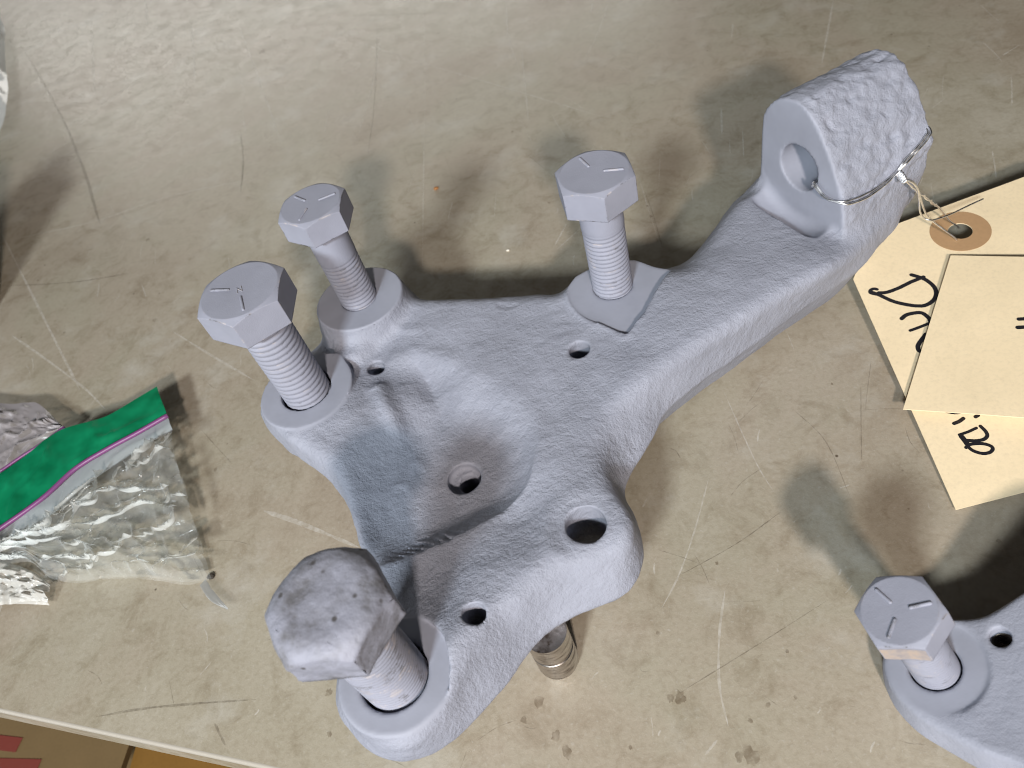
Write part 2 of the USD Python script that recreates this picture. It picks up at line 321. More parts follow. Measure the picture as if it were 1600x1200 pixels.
def cyl(p, axis, r, h0, h1, rnd=0.0, cone=0.0):
    """SDF of a cylinder from p + h0*axis to p + h1*axis; cone: growth of the radius per mm."""
    a = np.asarray(axis, float); a /= np.linalg.norm(a)
    def f(X, Y, Z):
        x, y, z = X - p[0], Y - p[1], Z - p[2]; t = x * a[0] + y * a[1] + z * a[2]
        q = np.sqrt(np.maximum(x * x + y * y + z * z - t * t, 0)) - (r + cone * t)
        d = np.maximum(h0 - t, t - h1)
        if rnd: 
            u, w = q + rnd, d + rnd
            return np.minimum(np.maximum(u, w), 0) + np.sqrt(np.maximum(u, 0) ** 2 + np.maximum(w, 0) ** 2) - rnd
        return np.maximum(q, d)
    return f
def around(p, r): return np.asarray(p) - r, np.asarray(p) + r

# ------------------------------------------------------------------ tabletop
E0, E1 = up(0, 1107), up(400, 1192)
ed = (E1 - E0) / np.linalg.norm(E1 - E0); en = np.array([-ed[1], ed[0], 0])
if en[1] < 0: en = -en
tm = manifold3d.CrossSection([[(-1800, 0), (1800, 0), (1800, 2200), (-1800, 2200)]]).extrude(22)
tv, tf = mm(tm)
TV = np.stack([E0[0] + tv[:, 0] * ed[0] + tv[:, 1] * en[0], E0[1] + tv[:, 0] * ed[1] + tv[:, 1] * en[1], tv[:, 2] - 22], 1)
if np.linalg.det(np.stack([ed, en, [0, 0, 1]])) < 0: tf = tf[:, ::-1]
tb = thing('tabletop', None, None); tag(tb, kind='structure')
obj('laminate_slab', (TV, tf), M_table, tb)
edge_strip = join([tube([E0 - ed * 600 + [0, 0, -1.2], E0 + ed * 1200 + [0, 0, -1.2]], 1.25, 10)])
obj('edge_moulding', edge_strip, plain('pale_edge', (.33, .30, .25), .5), tb, smooth=40)

def scr(pts, w0, z=.05, jit=0):
    P = np.array([up(*p, z) for p in pts]); P = catmull(P, 10)
    if jit: P[:, :2] += rng.normal(0, jit, (len(P), 2))
    t = np.linspace(0, 1, len(P)); return ribbon(P, w0 * (.45 + .9 * meshkit.noise(np.stack([t * 9, t * 0 + w0 * 7, t * 0 + pts[0][0]], 1))) * np.minimum(1, 6 * np.minimum(t + .03, 1.03 - t)))
pale = [([(120, 198), (160, 165), (215, 125), (262, 98), (320, 65), (372, 33)], 1.3), ([(372, 38), (400, 110), (440, 225)], .9), ([(30, 372), (150, 345), (270, 305), (410, 277)], 1.1),
        ([(500, 48), (530, 5)], 1.0), ([(600, 30), (580, 140), (560, 210)], .7), ([(662, 0), (664, 120), (662, 260), (660, 420)], .55), ([(540, 60), (650, 95), (800, 140), (940, 182)], .9),
        ([(1302, 0), (1294, 45), (1284, 100)], 1.2), ([(0, 360), (40, 440), (90, 540), (125, 610)], 1.3), ([(20, 525), (70, 560), (130, 605), (165, 640)], 1.4), ([(270, 518), (330, 555), (400, 596)], 1.0),
        ([(412, 798), (470, 818), (560, 855)], 1.7), ([(1108, 745), (1085, 830), (1060, 900), (1034, 950)], .55), ([(1133, 922), (1124, 990), (1124, 1070), (1138, 1135)], .75), ([(320, 1010), (312, 1090), (308, 1170)], .7),
        ([(885, 350), (866, 385)], .8), ([(870, 390), (920, 345)], .5), ([(998, 275), (1014, 330), (1032, 385)], .45), ([(298, 35), (302, 70), (304, 130)], 1.8), ([(228, 0), (230, 40)], 2.2), ([(143, 30), (148, 150)], 1.2),
        ([(1405, 520), (1398, 560)], .5), ([(1130, 610), (1180, 720), (1210, 770)], .4), ([(1230, 520), (1240, 545)], .35), ([(790, 0), (795, 60), (812, 110)], 1.0), ([(815, 75), (822, 150), (826, 190)], .9), ([(925, 0), (925, 12), (922, 20)], 1.6),
        ([(950, 5), (935, 50), (915, 90)], .7), ([(1145, 35), (1143, 60)], .9), ([(1127, 170), (1128, 210)], 1.0), ([(1160, 200), (1162, 245)], .6), ([(880, 150), (912, 170)], .6), ([(640, 185), (648, 200)], .8)]
dark = [([(30, 65), (60, 115), (100, 190), (118, 232), (136, 280), (150, 330), (157, 350)], 1.7), ([(150, 343), (190, 336), (260, 312), (330, 292)], .6), ([(0, 447), (90, 443), (150, 436), (210, 425)], .9),
        ([(1008, 300), (1022, 340), (1036, 390)], .35), ([(150, 1120), (220, 1108), (300, 1100), (400, 1093)], .9), ([(375, 200), (380, 250), (376, 300)], 1.0), ([(590, 40), (585, 160), (575, 240)], .7),
        ([(540, 25), (620, 22), (720, 20)], .6), ([(1060, 900), (1150, 850), (1220, 800)], .35), ([(1345, 600), (1346, 720)], .35), ([(1240, 640), (1290, 690), (1330, 780)], .3), ([(1050, 1090), (1180, 1010), (1290, 940)], .3), ([(335, 1130), (352, 1165)], .8)]
rr = random.Random(3)
for _ in range(150):
    x, y = rr.uniform(0, 1600), rr.choice([rr.uniform(0, 420), rr.uniform(0, 1180)]); a = rr.gauss(1.7, .55); L = rr.uniform(8, 40) * (1.3 if y < 300 else .8)
    pale.append(([(x, y), (x + L * math.cos(a) * .5 + rr.uniform(-2, 2), y + L * math.sin(a) * .5), (x + L * math.cos(a), y + L * math.sin(a))], rr.uniform(.25, .7)))
for _ in range(70):
    x, y = rr.uniform(0, 1600), rr.uniform(0, 1180); a = rr.uniform(0, 3.14); L = rr.uniform(15, 90)
    dark.append(([(x, y), (x + L * math.cos(a) * .5 + rr.uniform(-4, 4), y + L * math.sin(a) * .5 + rr.uniform(-4, 4)), (x + L * math.cos(a), y + L * math.sin(a))], rr.uniform(.15, .3)))
def ok(p):   # only on the table, away from its edge
    P = np.array([up(*q) for q in p[0]]); return ((P - E0) @ en > 3).all()
tag(obj('scratches', join([scr(p, w) for p, w in filter(ok, pale)]), M_scr, tb), 'pale scratches in the worn beige laminate', kind='stuff')
tag(obj('dark_scratches', join([scr(p, w, .08) for p, w in filter(ok, dark)]), M_scrd, tb), 'dark scored lines in the worn beige laminate', kind='stuff')
def blot(px, py, r, z=.1):
    c = up(px, py, z); a = np.linspace(0, 2 * np.pi, 15)[:-1]; q = r * (1 + rr.uniform(-.1, .1) + .35 * np.array([rr.uniform(-1, 1) for _ in a]))
    V = np.vstack([[c], c + np.stack([q * np.cos(a), q * np.sin(a) * 1.2, 0 * a], 1)]); return V, np.array([[0, i + 1, (i + 1) % 14 + 1] for i in range(14)])
spots = [(842, 1097, 1.5), (818, 1125, 1.0), (868, 1150, 1.4), (885, 1175, 1.6), (1063, 1090, 1.6), (1047, 1092, 1.1), (1200, 1101, .6), (1172, 1126, .6), (1173, 1182, 2.0), (1155, 1182, 1.2), (231, 374, 1.1), (241, 500, 1.2), (1017, 338, .8), (1011, 322, .6), (858, 317, .7),
         (577, 195, .6), (598, 235, .6), (801, 205, .7), (733, 396, .5), (514, 1147, .8), (514, 1083, 1.1), (336, 734, .8), (500, 888, .8), (1230, 1018, .5), (985, 1168, .5), (1243, 1090, .5), (685, 52, 1.3), (410, 80, 2.2), (100, 520, .8), (1300, 600, .5), (1470, 755, .5), (1420, 795, .4), (1560, 845, .6), (1120, 880, .5), (1028, 990, .6)]
tag(obj('stains', join([blot(*s) for s in spots]), M_stain, tb), 'small brown and black specks on the beige laminate', kind='stuff')

# ------------------------------------------------------------------ the main casting
ZA, ZB, ZC, ZD = 43.5, 49.0, 45.5, 45.0
cA, cB, cC, cD = up(478, 608, ZA), up(561, 465, ZB), up(957, 445, ZC), up(615, 1054, ZD)
rA = np.linalg.norm(up(409, 645, ZA) - cA); rB = np.linalg.norm(up(626, 462, ZB) - cB); rD = np.linalg.norm(up(527, 1080, ZD) - cD)
h = .8
fld = Field((-165, 45, 5), (150, 345, 96), h)
X2, Y2 = np.meshgrid(fld.ax[0], fld.ax[1], indexing='ij')
top_pts = [(628, 462, 44), (690, 470, 43), (760, 467, 43), (830, 462, 43.5), (885, 458, 45), (640, 490, 42.5), (700, 510, 43), (578, 556, 38.5), (590, 585, 38.5), (570, 590, 39.5), (575, 620, 40.5), (535, 540, 37), (600, 520, 40), (620, 545, 39.5),
    (545, 600, 42), (550, 640, 42.5), (500, 690, 42), (440, 680, 43), (470, 705, 42), (800, 520, 43.5), (850, 560, 44.5), (900, 600, 45), (905, 545, 45), (870, 640, 44.5), (940, 560, 46), (880, 720, 46.5),
    (915, 820, 48.5), (860, 830, 47.8), (915, 760, 47.5), (970, 820, 48.5), (915, 880, 48.5), (990, 850, 48), (845, 800, 45.5), (860, 780, 46.5), (815, 810, 42.5), (700, 870, 42), (640, 900, 41), (610, 940, 42), (760, 870, 45.5), (820, 870, 48),
    (740, 957, 50), (700, 1000, 51), (800, 930, 49.5), (680, 930, 43.5), (715, 910, 45.5), (735, 890, 46), (600, 880, 41), (720, 1050, 50), (700, 1090, 47.5), (660, 1130, 45.5), (600, 1150, 45), (540, 1090, 45), (560, 1010, 44), (585, 960, 42.5),
    (965, 700, 46.5), (960, 750, 47.8), (975, 650, 47), (1000, 560, 48.8), (1000, 522, 48.5), (1025, 480, 49.3), (985, 545, 47.6), (1068, 428, 49), (1060, 500, 50), (1055, 440, 49.3), (1084, 395, 47), (1106, 366, 47), (1150, 420, 50), (1146, 311, 47), (1200, 400, 49.5), (1172, 294, 47), (1250, 440, 48), (1187, 266, 46),
    (1290, 400, 47), (975, 610, 47.5), (1070, 550, 49), (1160, 495, 49), (1320, 400, 45), (1230, 340, 47), (700, 650, 43), (640, 700, 42.5), (720, 760, 43), (780, 700, 43.5), (600, 780, 41), (560, 800, 40.5), (640, 830, 41.5), (520, 740, 41), (780, 800, 42.5)]
TP = np.array([up(*p) for p in top_pts])
sub = slice(None, None, 3)
gx, gy = X2[sub, sub], Y2[sub, sub]
T = RBFInterpolator(TP[:, :2], TP[:, 2], kernel='thin_plate_spline', smoothing=6.0)(np.stack([gx.ravel(), gy.ravel()], 1)).reshape(gx.shape)
T = ndimage.map_coordinates(np.clip(T, 30, 54), np.meshgrid(np.arange(X2.shape[0]) / 3, np.arange(X2.shape[1]) / 3, indexing='ij'), order=3, mode='nearest')
# the pocket: a rim that is sharp along its near side and soft on the far side
rim = np.array([up(x, y, 43) for x, y in [(560, 893), (605, 876), (650, 860), (700, 840), (750, 818), (790, 796), (818, 765), (838, 720), (845, 675), (832, 632), (800, 600), (755, 578), (710, 556), (672, 540), (640, 536), (618, 552), (612, 590), (590, 630), (540, 680), (500, 730), (470, 790), (500, 860)]])[:, :2]
rim = catmull(np.vstack([rim, rim[:1]])[:, [0, 1, 1]], 5)[:-1, :2]
pin = -poly_sdf(rim, X2, Y2) + 1.6 * (meshkit.fbm(np.stack([X2 / 9, Y2 / 9, 0 * X2], -1), 2, 3) - .5)
C2 = lambda x, y, z=43: up(x, y, z)[:2]
q0, q1 = C2(560, 893), C2(835, 765)
e = (q1 - q0) / np.linalg.norm(q1 - q0); nn = np.array([-e[1], e[0]]); nn = nn if nn[1] > 0 else -nn
away = (X2 - q0[0]) * nn[0] + (Y2 - q0[1]) * nn[1]                # mm beyond the near rim
along = (X2 - q0[0]) * e[0] + (Y2 - q0[1]) * e[1]
soft = np.clip((away - 8) / 22, 0, 1)
wl = 15 + 9 * soft
tt = np.clip(pin / wl, 0, 1)
prof = (1 - soft) * (1 - (1 - tt) ** 1.6) + soft * (tt * tt * (3 - 2 * tt))
fadel = np.clip((X2 - C2(500, 700)[0]) / 26, 0, 1); fadel = fadel * fadel * (3 - 2 * fadel)
depth = 8.0 * prof * (.45 + .55 * fadel)
T = T - depth
# ridges like drips along the near wall of the pocket
dr = np.clip(pin / 2.0, 0, 1) * np.clip(1 - (pin - 2) / 7, 0, 1) * (1 - soft) * np.clip((along - 8) / 8, 0, 1) * np.clip((np.linalg.norm(q1 - q0) - 14 - along) / 12, 0, 1)
T = T + .85 * dr * (np.sin((along + .9 * pin) * 1.9 + 5.0 * meshkit.noise(np.stack([along / 6, pin / 6, 0 * pin], -1))) * (.4 + meshkit.noise(np.stack([along / 5, pin / 9, 0 * pin + 3], -1))))
def bumpline(P, amp, w):
    global T
    P = catmull(np.array([[*C2(*p), 0] for p in P]), 12)[:, :2]; d = np.full(X2.shape, 1e9)
    for a in P: d = np.minimum(d, (X2 - a[0]) ** 2 + (Y2 - a[1]) ** 2)
    T = T + amp * np.exp(-d / (w * w))
bumpline([(588, 600), (600, 625), (613, 655)], 2.4, 3.6)
bumpline([(630, 575), (655, 575), (672, 580)], -1.8, 7.5)
bumpline([(700, 560), (650, 545), (612, 548)], 1.0, 4)
bumpline([(600, 500), (625, 510), (655, 512)], .5, 2.0)
bumpline([(780, 476), (792, 478), (803, 477)], -.5, 1.0)
bumpline([(612, 735), (622, 738), (628, 748)], .5, 1.2); bumpline([(640, 700), (655, 715)], .35, 1.5); bumpline([(590, 770), (600, 790)], -.4, 1.5)
bumpline([(860, 925), (800, 935), (760, 945)], -.6, 4)
# dished ring round the big hole
bh = up(915, 820, 48.5); db = np.hypot(X2 - bh[0], Y2 - bh[1])
T = T - .55 * np.clip((11.5 - db) / 2.5, 0, 1) + .2 * np.exp(-((db - 13.5) / 2.0) ** 2)
gT = np.gradient(T, h); slope = np.sqrt(1 + np.minimum(gT[0] ** 2 + gT[1] ** 2, 4))
top_ring = [(408, 640, 43.5), (418, 600, 43.5), (452, 575, 43), (484, 556, 40), (522, 528, 40), (530, 500, 42), (560, 440, 44), (612, 445, 44), (640, 465, 43.5), (690, 469, 43), (760, 466, 43), (830, 461, 43.5), (866, 458, 44.5), (888, 444, 45.5), (905, 425, 45.5), (940, 408, 45.5), (992, 405, 45.5), (1023, 416, 46), (1062, 410, 47), (1084, 396, 47), (1106, 367, 47), (1115, 353, 47), (1146, 312, 47), (1172, 295, 46.5), (1187, 268, 46), (1240, 240, 45), (1330, 240, 44), (1400, 300, 42), (1352, 372, 43), (1312, 415, 44.5), (1250, 447, 46.5), (1160, 500, 48), (1070, 558, 48), (1010, 603, 47.5), (975, 632, 47),
    (952, 668, 46), (944, 700, 45.5), (950, 735, 46), (970, 772, 47.5), (988, 808, 48), (984, 846, 48), (946, 867, 48.5), (868, 893, 49), (812, 934, 49.5), (784, 953, 49.5), (760, 985, 49.5), (735, 1025, 49), (716, 1055, 48), (694, 1100, 46), (660, 1145, 45), (620, 1163, 45), (575, 1148, 45), (540, 1112, 45), (526, 1075, 45), (530, 1040, 44.5), (560, 1000, 43.5), (590, 960, 42), (592, 915, 40), (588, 880, 39), (570, 845, 36), (558, 805, 35), (545, 765, 36), (525, 728, 38), (480, 700, 40), (440, 678, 43)]
bot_ring = [(405, 648), (420, 600), (455, 580), (485, 552), (524, 520), (530, 500), (560, 440), (612, 440), (640, 470), (690, 474), (760, 471), (830, 466), (866, 463), (888, 450), (905, 430), (940, 412), (992, 410), (1023, 421), (1062, 415), (1084, 400), (1106, 372), (1115, 358), (1146, 317), (1172, 299), (1187, 280), (1240, 260), (1330, 260), (1405, 335), (1372, 384), (1342, 421), (1264, 475), (1211, 514), (1150, 558), (1085, 605), (1040, 645),
    (1022, 682), (1002, 715), (984, 745), (976, 776), (991, 805), (1003, 838), (1006, 872), (1000, 896), (986, 921), (962, 938), (922, 951), (889, 968), (850, 994), (817, 1033), (788, 1076), (754, 1114), (714, 1154), (674, 1179), (641, 1189), (613, 1188), (579, 1176), (553, 1152), (532, 1121), (525, 1090), (532, 1040), (570, 990), (590, 950), (585, 905), (572, 872), (560, 848), (553, 820), (544, 793), (530, 770), (510, 747), (469, 717), (440, 694), (419, 672)]
ZBOT = 31.0
def ring2(R, z=None):
    P = np.array([[*up(p[0], p[1], p[2] if z is None else z)[:2], 0] for p in R]); return catmull(np.vstack([P, P[:1]]), 4)[:-1, :2]
dT = poly_sdf(ring2(top_ring), X2, Y2); dB = poly_sdf(ring2(bot_ring, ZBOT), X2, Y2)
dT, dB = ndimage.gaussian_filter(dT, 1.6), ndimage.gaussian_filter(dB, 1.6)
def plate(X, Y, Z):
    t = np.clip((44.0 - Z) / (44.0 - ZBOT), -.5, 1); d = dT[..., None] * (1 - t) + dB[..., None] * t + np.maximum(ZBOT - Z, 0) * .45
    up_ = (Z - T[..., None]) / slope[..., None]
    return smax(smax(d * .93, up_, 4.8), 9.0 - Z, 2.0).astype(np.float32)
fld.v[:] = plate(*np.meshgrid(*fld.ax, indexing='ij', sparse=True))
# bosses
fld.add(*around(cA, 30), cyl(cA, (0, 0, 1), rA, -20, .9, 0, -.04), .8)
fld.add(*around(cD, 34), cyl(cD, (0, 0, 1), rD, -20, .9, 0, -.04), .8)
fld.add(*around(cB, 34), cyl(cB, (0, 0, 1), rB, -34, .9, 0, -.22), 3.5)
wb = np.array([*C2(548, 540, 42), 34.0])
fld.add(*around(wb, 30), cyl(wb, (0, 0, 1), 9.0, -14, 8.5, 2, -.3), 5.0)
# the arm's lug: a rounded profile drawn along the axis of its bore
LA = np.array([math.cos(math.radians(30)), math.sin(math.radians(30)), 0]); LB = np.array([LA[1], -LA[0], 0]); L0 = up(1250, 330, 45.0)
lug_prof = catmull(np.array([[b, z, 0] for b, z in [(-23.0, 30), (-23.0, 50), (-22.8, 72), (-21.0, 80.5), (-14.5, 87.2), (-5, 89.6), (2, 86.2), (9.5, 77.5), (15.0, 68.5), (19.2, 59), (22.0, 47), (21.5, 36), (17.0, 28), (8.0, 24), (-12, 24)]]), 5)[:, :2]
LLEN = 45.0
def lug(X, Y, Z):
    x, y = X - L0[0], Y - L0[1]; a = x * LA[0] + y * LA[1]; b = x * LB[0] + y * LB[1] + 0 * Z; zz = Z + 0 * b
    bend = .010 * np.clip(a - 12, 0, 99) ** 1.5; b = b + np.clip(a - 8, 0, 99) * .17 * np.clip((62 - zz) / 20, 0, 1)
    b_ = b * 1.0; bb, zb = np.linspace(-45, 45, 226), np.linspace(10, 100, 226)
    tab = poly_sdf(lug_prof, *np.meshgrid(bb, zb, indexing='ij'))
    d = ndimage.map_coordinates(tab, [(b_ + 45) / .4, (zz - 10) / .4 + bend / .4], order=1, mode='nearest')
    return smax(d, np.maximum(-a, a - LLEN), 1.2).astype(np.float32)
fld.add((-10, 190, 5), (150, 345, 96), lug, 5.0)
face = L0 + np.array([0, 0, 0.0])
bore = L0 + LB * -2.6; bore = np.array([bore[0], bore[1], 63.5])
fld.cut((20, 180, 30), (110, 330, 96), cyl(bore + np.array([0, 0, 8.0]) + LB * 2, -LA, 30.5, -.2, 10.5, 4.2), .5)               # spot face
fld.cut((20, 180, 30), (150, 345, 96), cyl(bore, LA, 9.3, -10, 70), .4)
fp = onplane(1290, 440, L0 + LB * 21.0, LB)                                                # flat ground on the arm's near side
ftn = .70 * LB + np.array([0, 0, .30]) + .60 * LA; ftn /= np.linalg.norm(ftn)
fc = up(1312, 425, 38.5) + 1.5 * LB
def facet(X, Y, Z):
    a = (X - fc[0]) * LA[0] + (Y - fc[1]) * LA[1]; n = (X - fc[0]) * ftn[0] + (Y - fc[1]) * ftn[1] + (Z - fc[2]) * ftn[2]
    return np.maximum(np.maximum(-n, np.abs(a) - 22), Z - 40)
# machined flats
fld.cut(*around(cA, 30), cyl(cA, (0, 0, 1), rA + .4, 0, 30, 0), .3)
fld.cut(*around(cB, 30), cyl(cB, (0, 0, 1), rB + 1.5, 0, 30, 0), .3)
fld.cut(*around(cD, 34), cyl(cD, (0, 0, 1), rD + .5, 0, 30, 0), .3)
cpoly = np.array([C2(*p, ZC) for p in [(885, 452), (890, 470), (905, 490), (944, 510), (979, 527), (1006, 498), (1049, 424), (1060, 395), (1000, 380), (900, 400)]])
cpoly = np.vstack([catmull(np.c_[np.array([C2(*p, ZC) for p in [(900, 400), (887, 440), (888, 463), (898, 484), (917, 499), (946, 511), (979, 527)]]), np.zeros(7)], 5)[:, :2], cpoly[5:]])
cs = poly_sdf(cpoly, X2, Y2)
def cflat(X, Y, Z):
    sl, _ = fld.win(*around(cC, 38)); return np.maximum(cs[sl[0], sl[1]][..., None], ZC - Z)
pads = poly_sdf(np.vstack([catmull(np.c_[np.array([C2(*p, ZC) for p in [(899, 432), (889, 447), (889, 465), (898, 484), (917, 499), (946, 511), (979, 527)]]), np.zeros(7)], 5)[:, :2], [C2(*p, ZC) for p in [(1006, 498), (1040, 440), (1040, 421), (1020, 416), (990, 406), (950, 410), (915, 424)]]]), X2, Y2)
def cpad(X, Y, Z):
    sl, _ = fld.win(*around(cC, 38)); return np.maximum(pads[sl[0], sl[1]][..., None], np.abs(Z - ZC + 8) - 8)
fld.add(*around(cC, 38), cpad, 3.2)
fld.cut(*around(cC, 38), cflat, .3)
# holes
def surf(px, py):
    z = 44.0
    for _ in range(6):
        p = up(px, py, z); z = .5 * z + .5 * T[int(np.clip((p[0] - fld.lo[0]) / h, 0, T.shape[0] - 1)), int(np.clip((p[1] - fld.lo[1]) / h, 0, T.shape[1] - 1))]
    return up(px, py, z)
fld.cut(*around(cA, 34), cyl(cA, (0, 0, 1), 10.15, -40, 20), .3); fld.cut(*around(cD, 34), cyl(cD, (0, 0, 1), 10.1, -40, 20), .3)
fld.cut(*around(cB, 34), cyl(cB, (0, 0, 1), 7.3, -40, 20), .3); fld.cut(*around(cC, 34), cyl(cC, (0, 0, 1), 7.5, -40, 20), .3)
tocam = lambda p: (CAM - p) / np.linalg.norm(CAM - p)
for (px, py, z, r, tilt) in ((915, 819, 47.5, 6.2, .25), (905, 546, 45, 3.85, .35), (739, 957, 49.5, 3.35, .2), (587, 575, 38.0, 3.4, .5)):
    p = surf(px, py); ax = np.array([0, 0, 1.0]) + tilt * tocam(p); fld.cut(*around(p, 40), cyl(p, ax, r, -45, 14), .5)
ps = surf(725, 747); ax = np.array([0, 0, 1.0]) + .35 * tocam(ps)
fld.cut(*around(ps, 14), cyl(ps, ax, 5.9, -4.5, 12, 1.0), .6); fld.cut(*around(ps, 34), cyl(ps + np.array([.9, -.3, 0]), ax, 3.4, -30, 8), .5)

V, Q = surface_nets(fld.v, fld.lo, h); F = tri(Q)
N = normals(V, F)
mach = np.zeros(len(V))
def near(c, r, z): return (np.hypot(V[:, 0] - c[0], V[:, 1] - c[1]) < r) & (np.abs(V[:, 2] - z) < .9)
for c, r, z in ((cA, rA + 1.2, ZA), (cB, rB + 1, ZB), (cD, rD + 1.2, ZD)): mach[near(c, r, z)] = 1
ii = [np.clip(((V[:, k] - fld.lo[k]) / h).round().astype(int), 0, fld.n[k] - 1) for k in (0, 1)]
mach[(cs[ii[0], ii[1]] < .5) & (np.abs(V[:, 2] - ZC) < .8)] = 1
rel = V - bore; ta = rel @ LA; tr = np.linalg.norm(rel - ta[:, None] * LA, axis=1)
mach[(tr < 31) & (ta < .8) & (ta > -10.6) & (np.linalg.norm((V - bore - np.array([0, 0, 8.0]) - LB * 2) - (((V - bore) @ LA)[:, None] * LA), axis=1) < 30.9)] = 1
onlug = np.clip((((V - L0) @ LA) + 1) / 5, 0, 1) * np.clip((V[:, 2] - 46) / 10, 0, 1) * (tr > 10.5) * np.clip((tr - 10.5) / 3, 0, 1)
mach = np.maximum(mach, (tr < 9.8) * (ta > -1) * 1.0)
disp = (meshkit.fbm(V / 3.2, 3, 5) - .5) * .42 * (1 - mach) + (meshkit.fbm(V / 12.0, 2, 9) - .5) * 1.0 * (1 - mach)
RO = trimesh.transformations.euler_matrix(.7, .5, 1.1)[:3, :3]
VW = V @ RO.T + 3.0 * np.stack([meshkit.fbm(V / 9.0, 2, 40 + k) for k in range(3)], 1)
disp += onlug * (1 - mach) * ((meshkit.fbm(VW / 3.9, 2, 21) - .5) * 1.8 + (meshkit.fbm(VW / 16.0, 2, 31) - .5) * 1.8 - .9 * np.clip(meshkit.fbm(VW / 4.2, 2, 77) - .62, 0, 1) * 5)
V = V + N * disp[:, None]
br = thing('cast_bracket', 'large grey primed casting, pocketed plate and long arm with a bored lug', 'bracket')
sm_ = trimesh.graph.smooth_shade(trimesh.Trimesh(V, F, process=False), angle=math.radians(48), facet_minarea=None)
_, near_ = cKDTree(V).query(np.array(sm_.vertices))
obj('casting', sm_, M_cast, br, smooth=True, attrs={'machined': mach[near_]})
VPX = (V - CAM) @ ROT; VPX = np.stack([800 + FPX * VPX[:, 0] / VPX[:, 2], 600 + FPX * VPX[:, 1] / VPX[:, 2], VPX[:, 2]], 1)
def hit(px, py, lift=.9):
    """The point of the casting's surface that the photograph shows at this pixel, lifted off it a little."""
    m = np.hypot(VPX[:, 0] - px, VPX[:, 1] - py) < 3.5
    zc = np.percentile(VPX[m, 2], 15) if m.any() else None
    if zc is None: return None
    r = ROT @ np.array([(px - 800) / FPX, (py - 600) / FPX, 1.0]); return CAM + r * (zc - lift)

# ------------------------------------------------------------------ bolts
def hexhead(af, hh, rough=0.0):
    R = af / 2 / math.cos(math.pi / 6)
    hexm = manifold3d.CrossSection([[(R * math.cos(k * math.pi / 3), R * math.sin(k * math.pi / 3)) for k in range(6)]]).extrude(hh)
    pr = [(0, 0), (R * 1.05, 0), (R * 1.05, hh - (R * 1.05 - af * .475) * .5), (af * .475, hh), (0, hh)]
    return hexm ^ manifold3d.CrossSection([pr]).revolve(72)
def shank(r, z0, z1, t0, t1, pitch, depth):
    n, m = 72, int((z1 - z0) / .22); z = np.linspace(z0, z1, m); a = np.arange(n) * 2 * np.pi / n
    ph = (z[:, None] / pitch - a[None] / 2 / np.pi) % 1
    amp = np.clip((z - t0) / 2 + .5, 0, 1) * np.clip((t1 - z) / 3 + .5, 0, 1)
    rad = r - depth * np.abs(2 * ph - 1) ** 1.3 * amp[:, None] - .12 * amp[:, None]
    V = np.stack([rad * np.cos(a), rad * np.sin(a), z[:, None] + 0 * rad], -1).reshape(-1, 3)
    F = []; i = np.arange(m * n).reshape(m, n); b = np.roll(i, -1, 1)
    F = np.vstack([np.stack([i[:-1].ravel(), b[:-1].ravel(), b[1:].ravel()], 1), np.stack([i[:-1].ravel(), b[1:].ravel(), i[1:].ravel()], 1)])
    k = len(V); V = np.vstack([V, [[0, 0, z0], [0, 0, z1]]])
    F = np.vstack([F, [[k, (j + 1) % n, j] for j in range(n)], [[k + 1, (m - 1) * n + j, (m - 1) * n + (j + 1) % n] for j in range(n)]])
    return V, F
def mark(x0, y0, x1, y1, z, w=1.1):
    L = math.hypot(x1 - x0, y1 - y0); b = trimesh.creation.capsule(L, w / 2, count=[8, 8]); b.apply_transform(trimesh.geometry.align_vectors([0, 0, 1], [x1 - x0, y1 - y0, 0]))
    b.apply_translation(-b.bounds.mean(0) + [(x0 + x1) / 2, (y0 + y1) / 2, z - .05]); return b
def bolt(label, p, axis, dia, af, hh, top, below, pitch, tr0, tr1, rot, depth, group=None, marks=None, letter=None, mat_head=None, rough=False):
    t = thing('hex_bolt', label, 'bolt', M=frame(p, axis, rot), group=group)
    hm = hexhead(af, hh).translate((0, 0, top - hh))
    if rough:
        v, f = mm(hm.refine_to_length(1.0)); nr = normals(v, f)
        c = np.array([0, 0, top - hh / 2]); rad = np.hypot(v[:, 0], v[:, 1])
        v = v + (meshkit.fbm(v / 4.5, 3, 4)[:, None] - .55) * 1.1 * nr; v[:, 2] -= np.clip((v[:, 2] - (top - hh)) / hh, 0, 1) * np.clip(rad - af * .34, 0, 9) ** 1.6 * .16
        obj('head', (v, f), mat_head, t, smooth=50)
    else:
        obj('head', hm, mat_head or M_bolt, t, smooth=20)
    obj('shank', shank(dia / 2, -below, top - hh - .01, tr0, tr1, pitch, depth), M_bolt, t, smooth=True)
    for k in (marks or []):
        a = math.radians(k) - rot; obj('grade_mark', mark(af * .15 * math.cos(a), af * .15 * math.sin(a), af * .39 * math.cos(a), af * .39 * math.sin(a), top), M_bolt, t, smooth=60)
    if letter is not None:
        s = 1.35; L = [(-s * .6, -s), (-s * .6, s), (s * .6, -s), (s * .6, s)]; c, sn = math.cos(math.radians(letter) - rot), math.sin(math.radians(letter) - rot)
        L = [(x * c - y * sn, x * sn + y * c) for x, y in L]
        obj('maker_mark', join([mark(*L[i], *L[i + 1], top, .55) for i in range(3)]), M_bolt, t, smooth=60)
    return t
def dirdeg(c, z, p0, p1):      # heading of a line seen on a head's top
    a, b = up(*p0, z), up(*p1, z); return math.degrees(math.atan2(b[1] - a[1], b[0] - a[0]))
UPZ = (0, 0, 1)
def hexrot(z, corner, centre): a, b = up(*centre, z), up(*corner, z); return math.atan2(b[1] - a[1], b[0] - a[0])
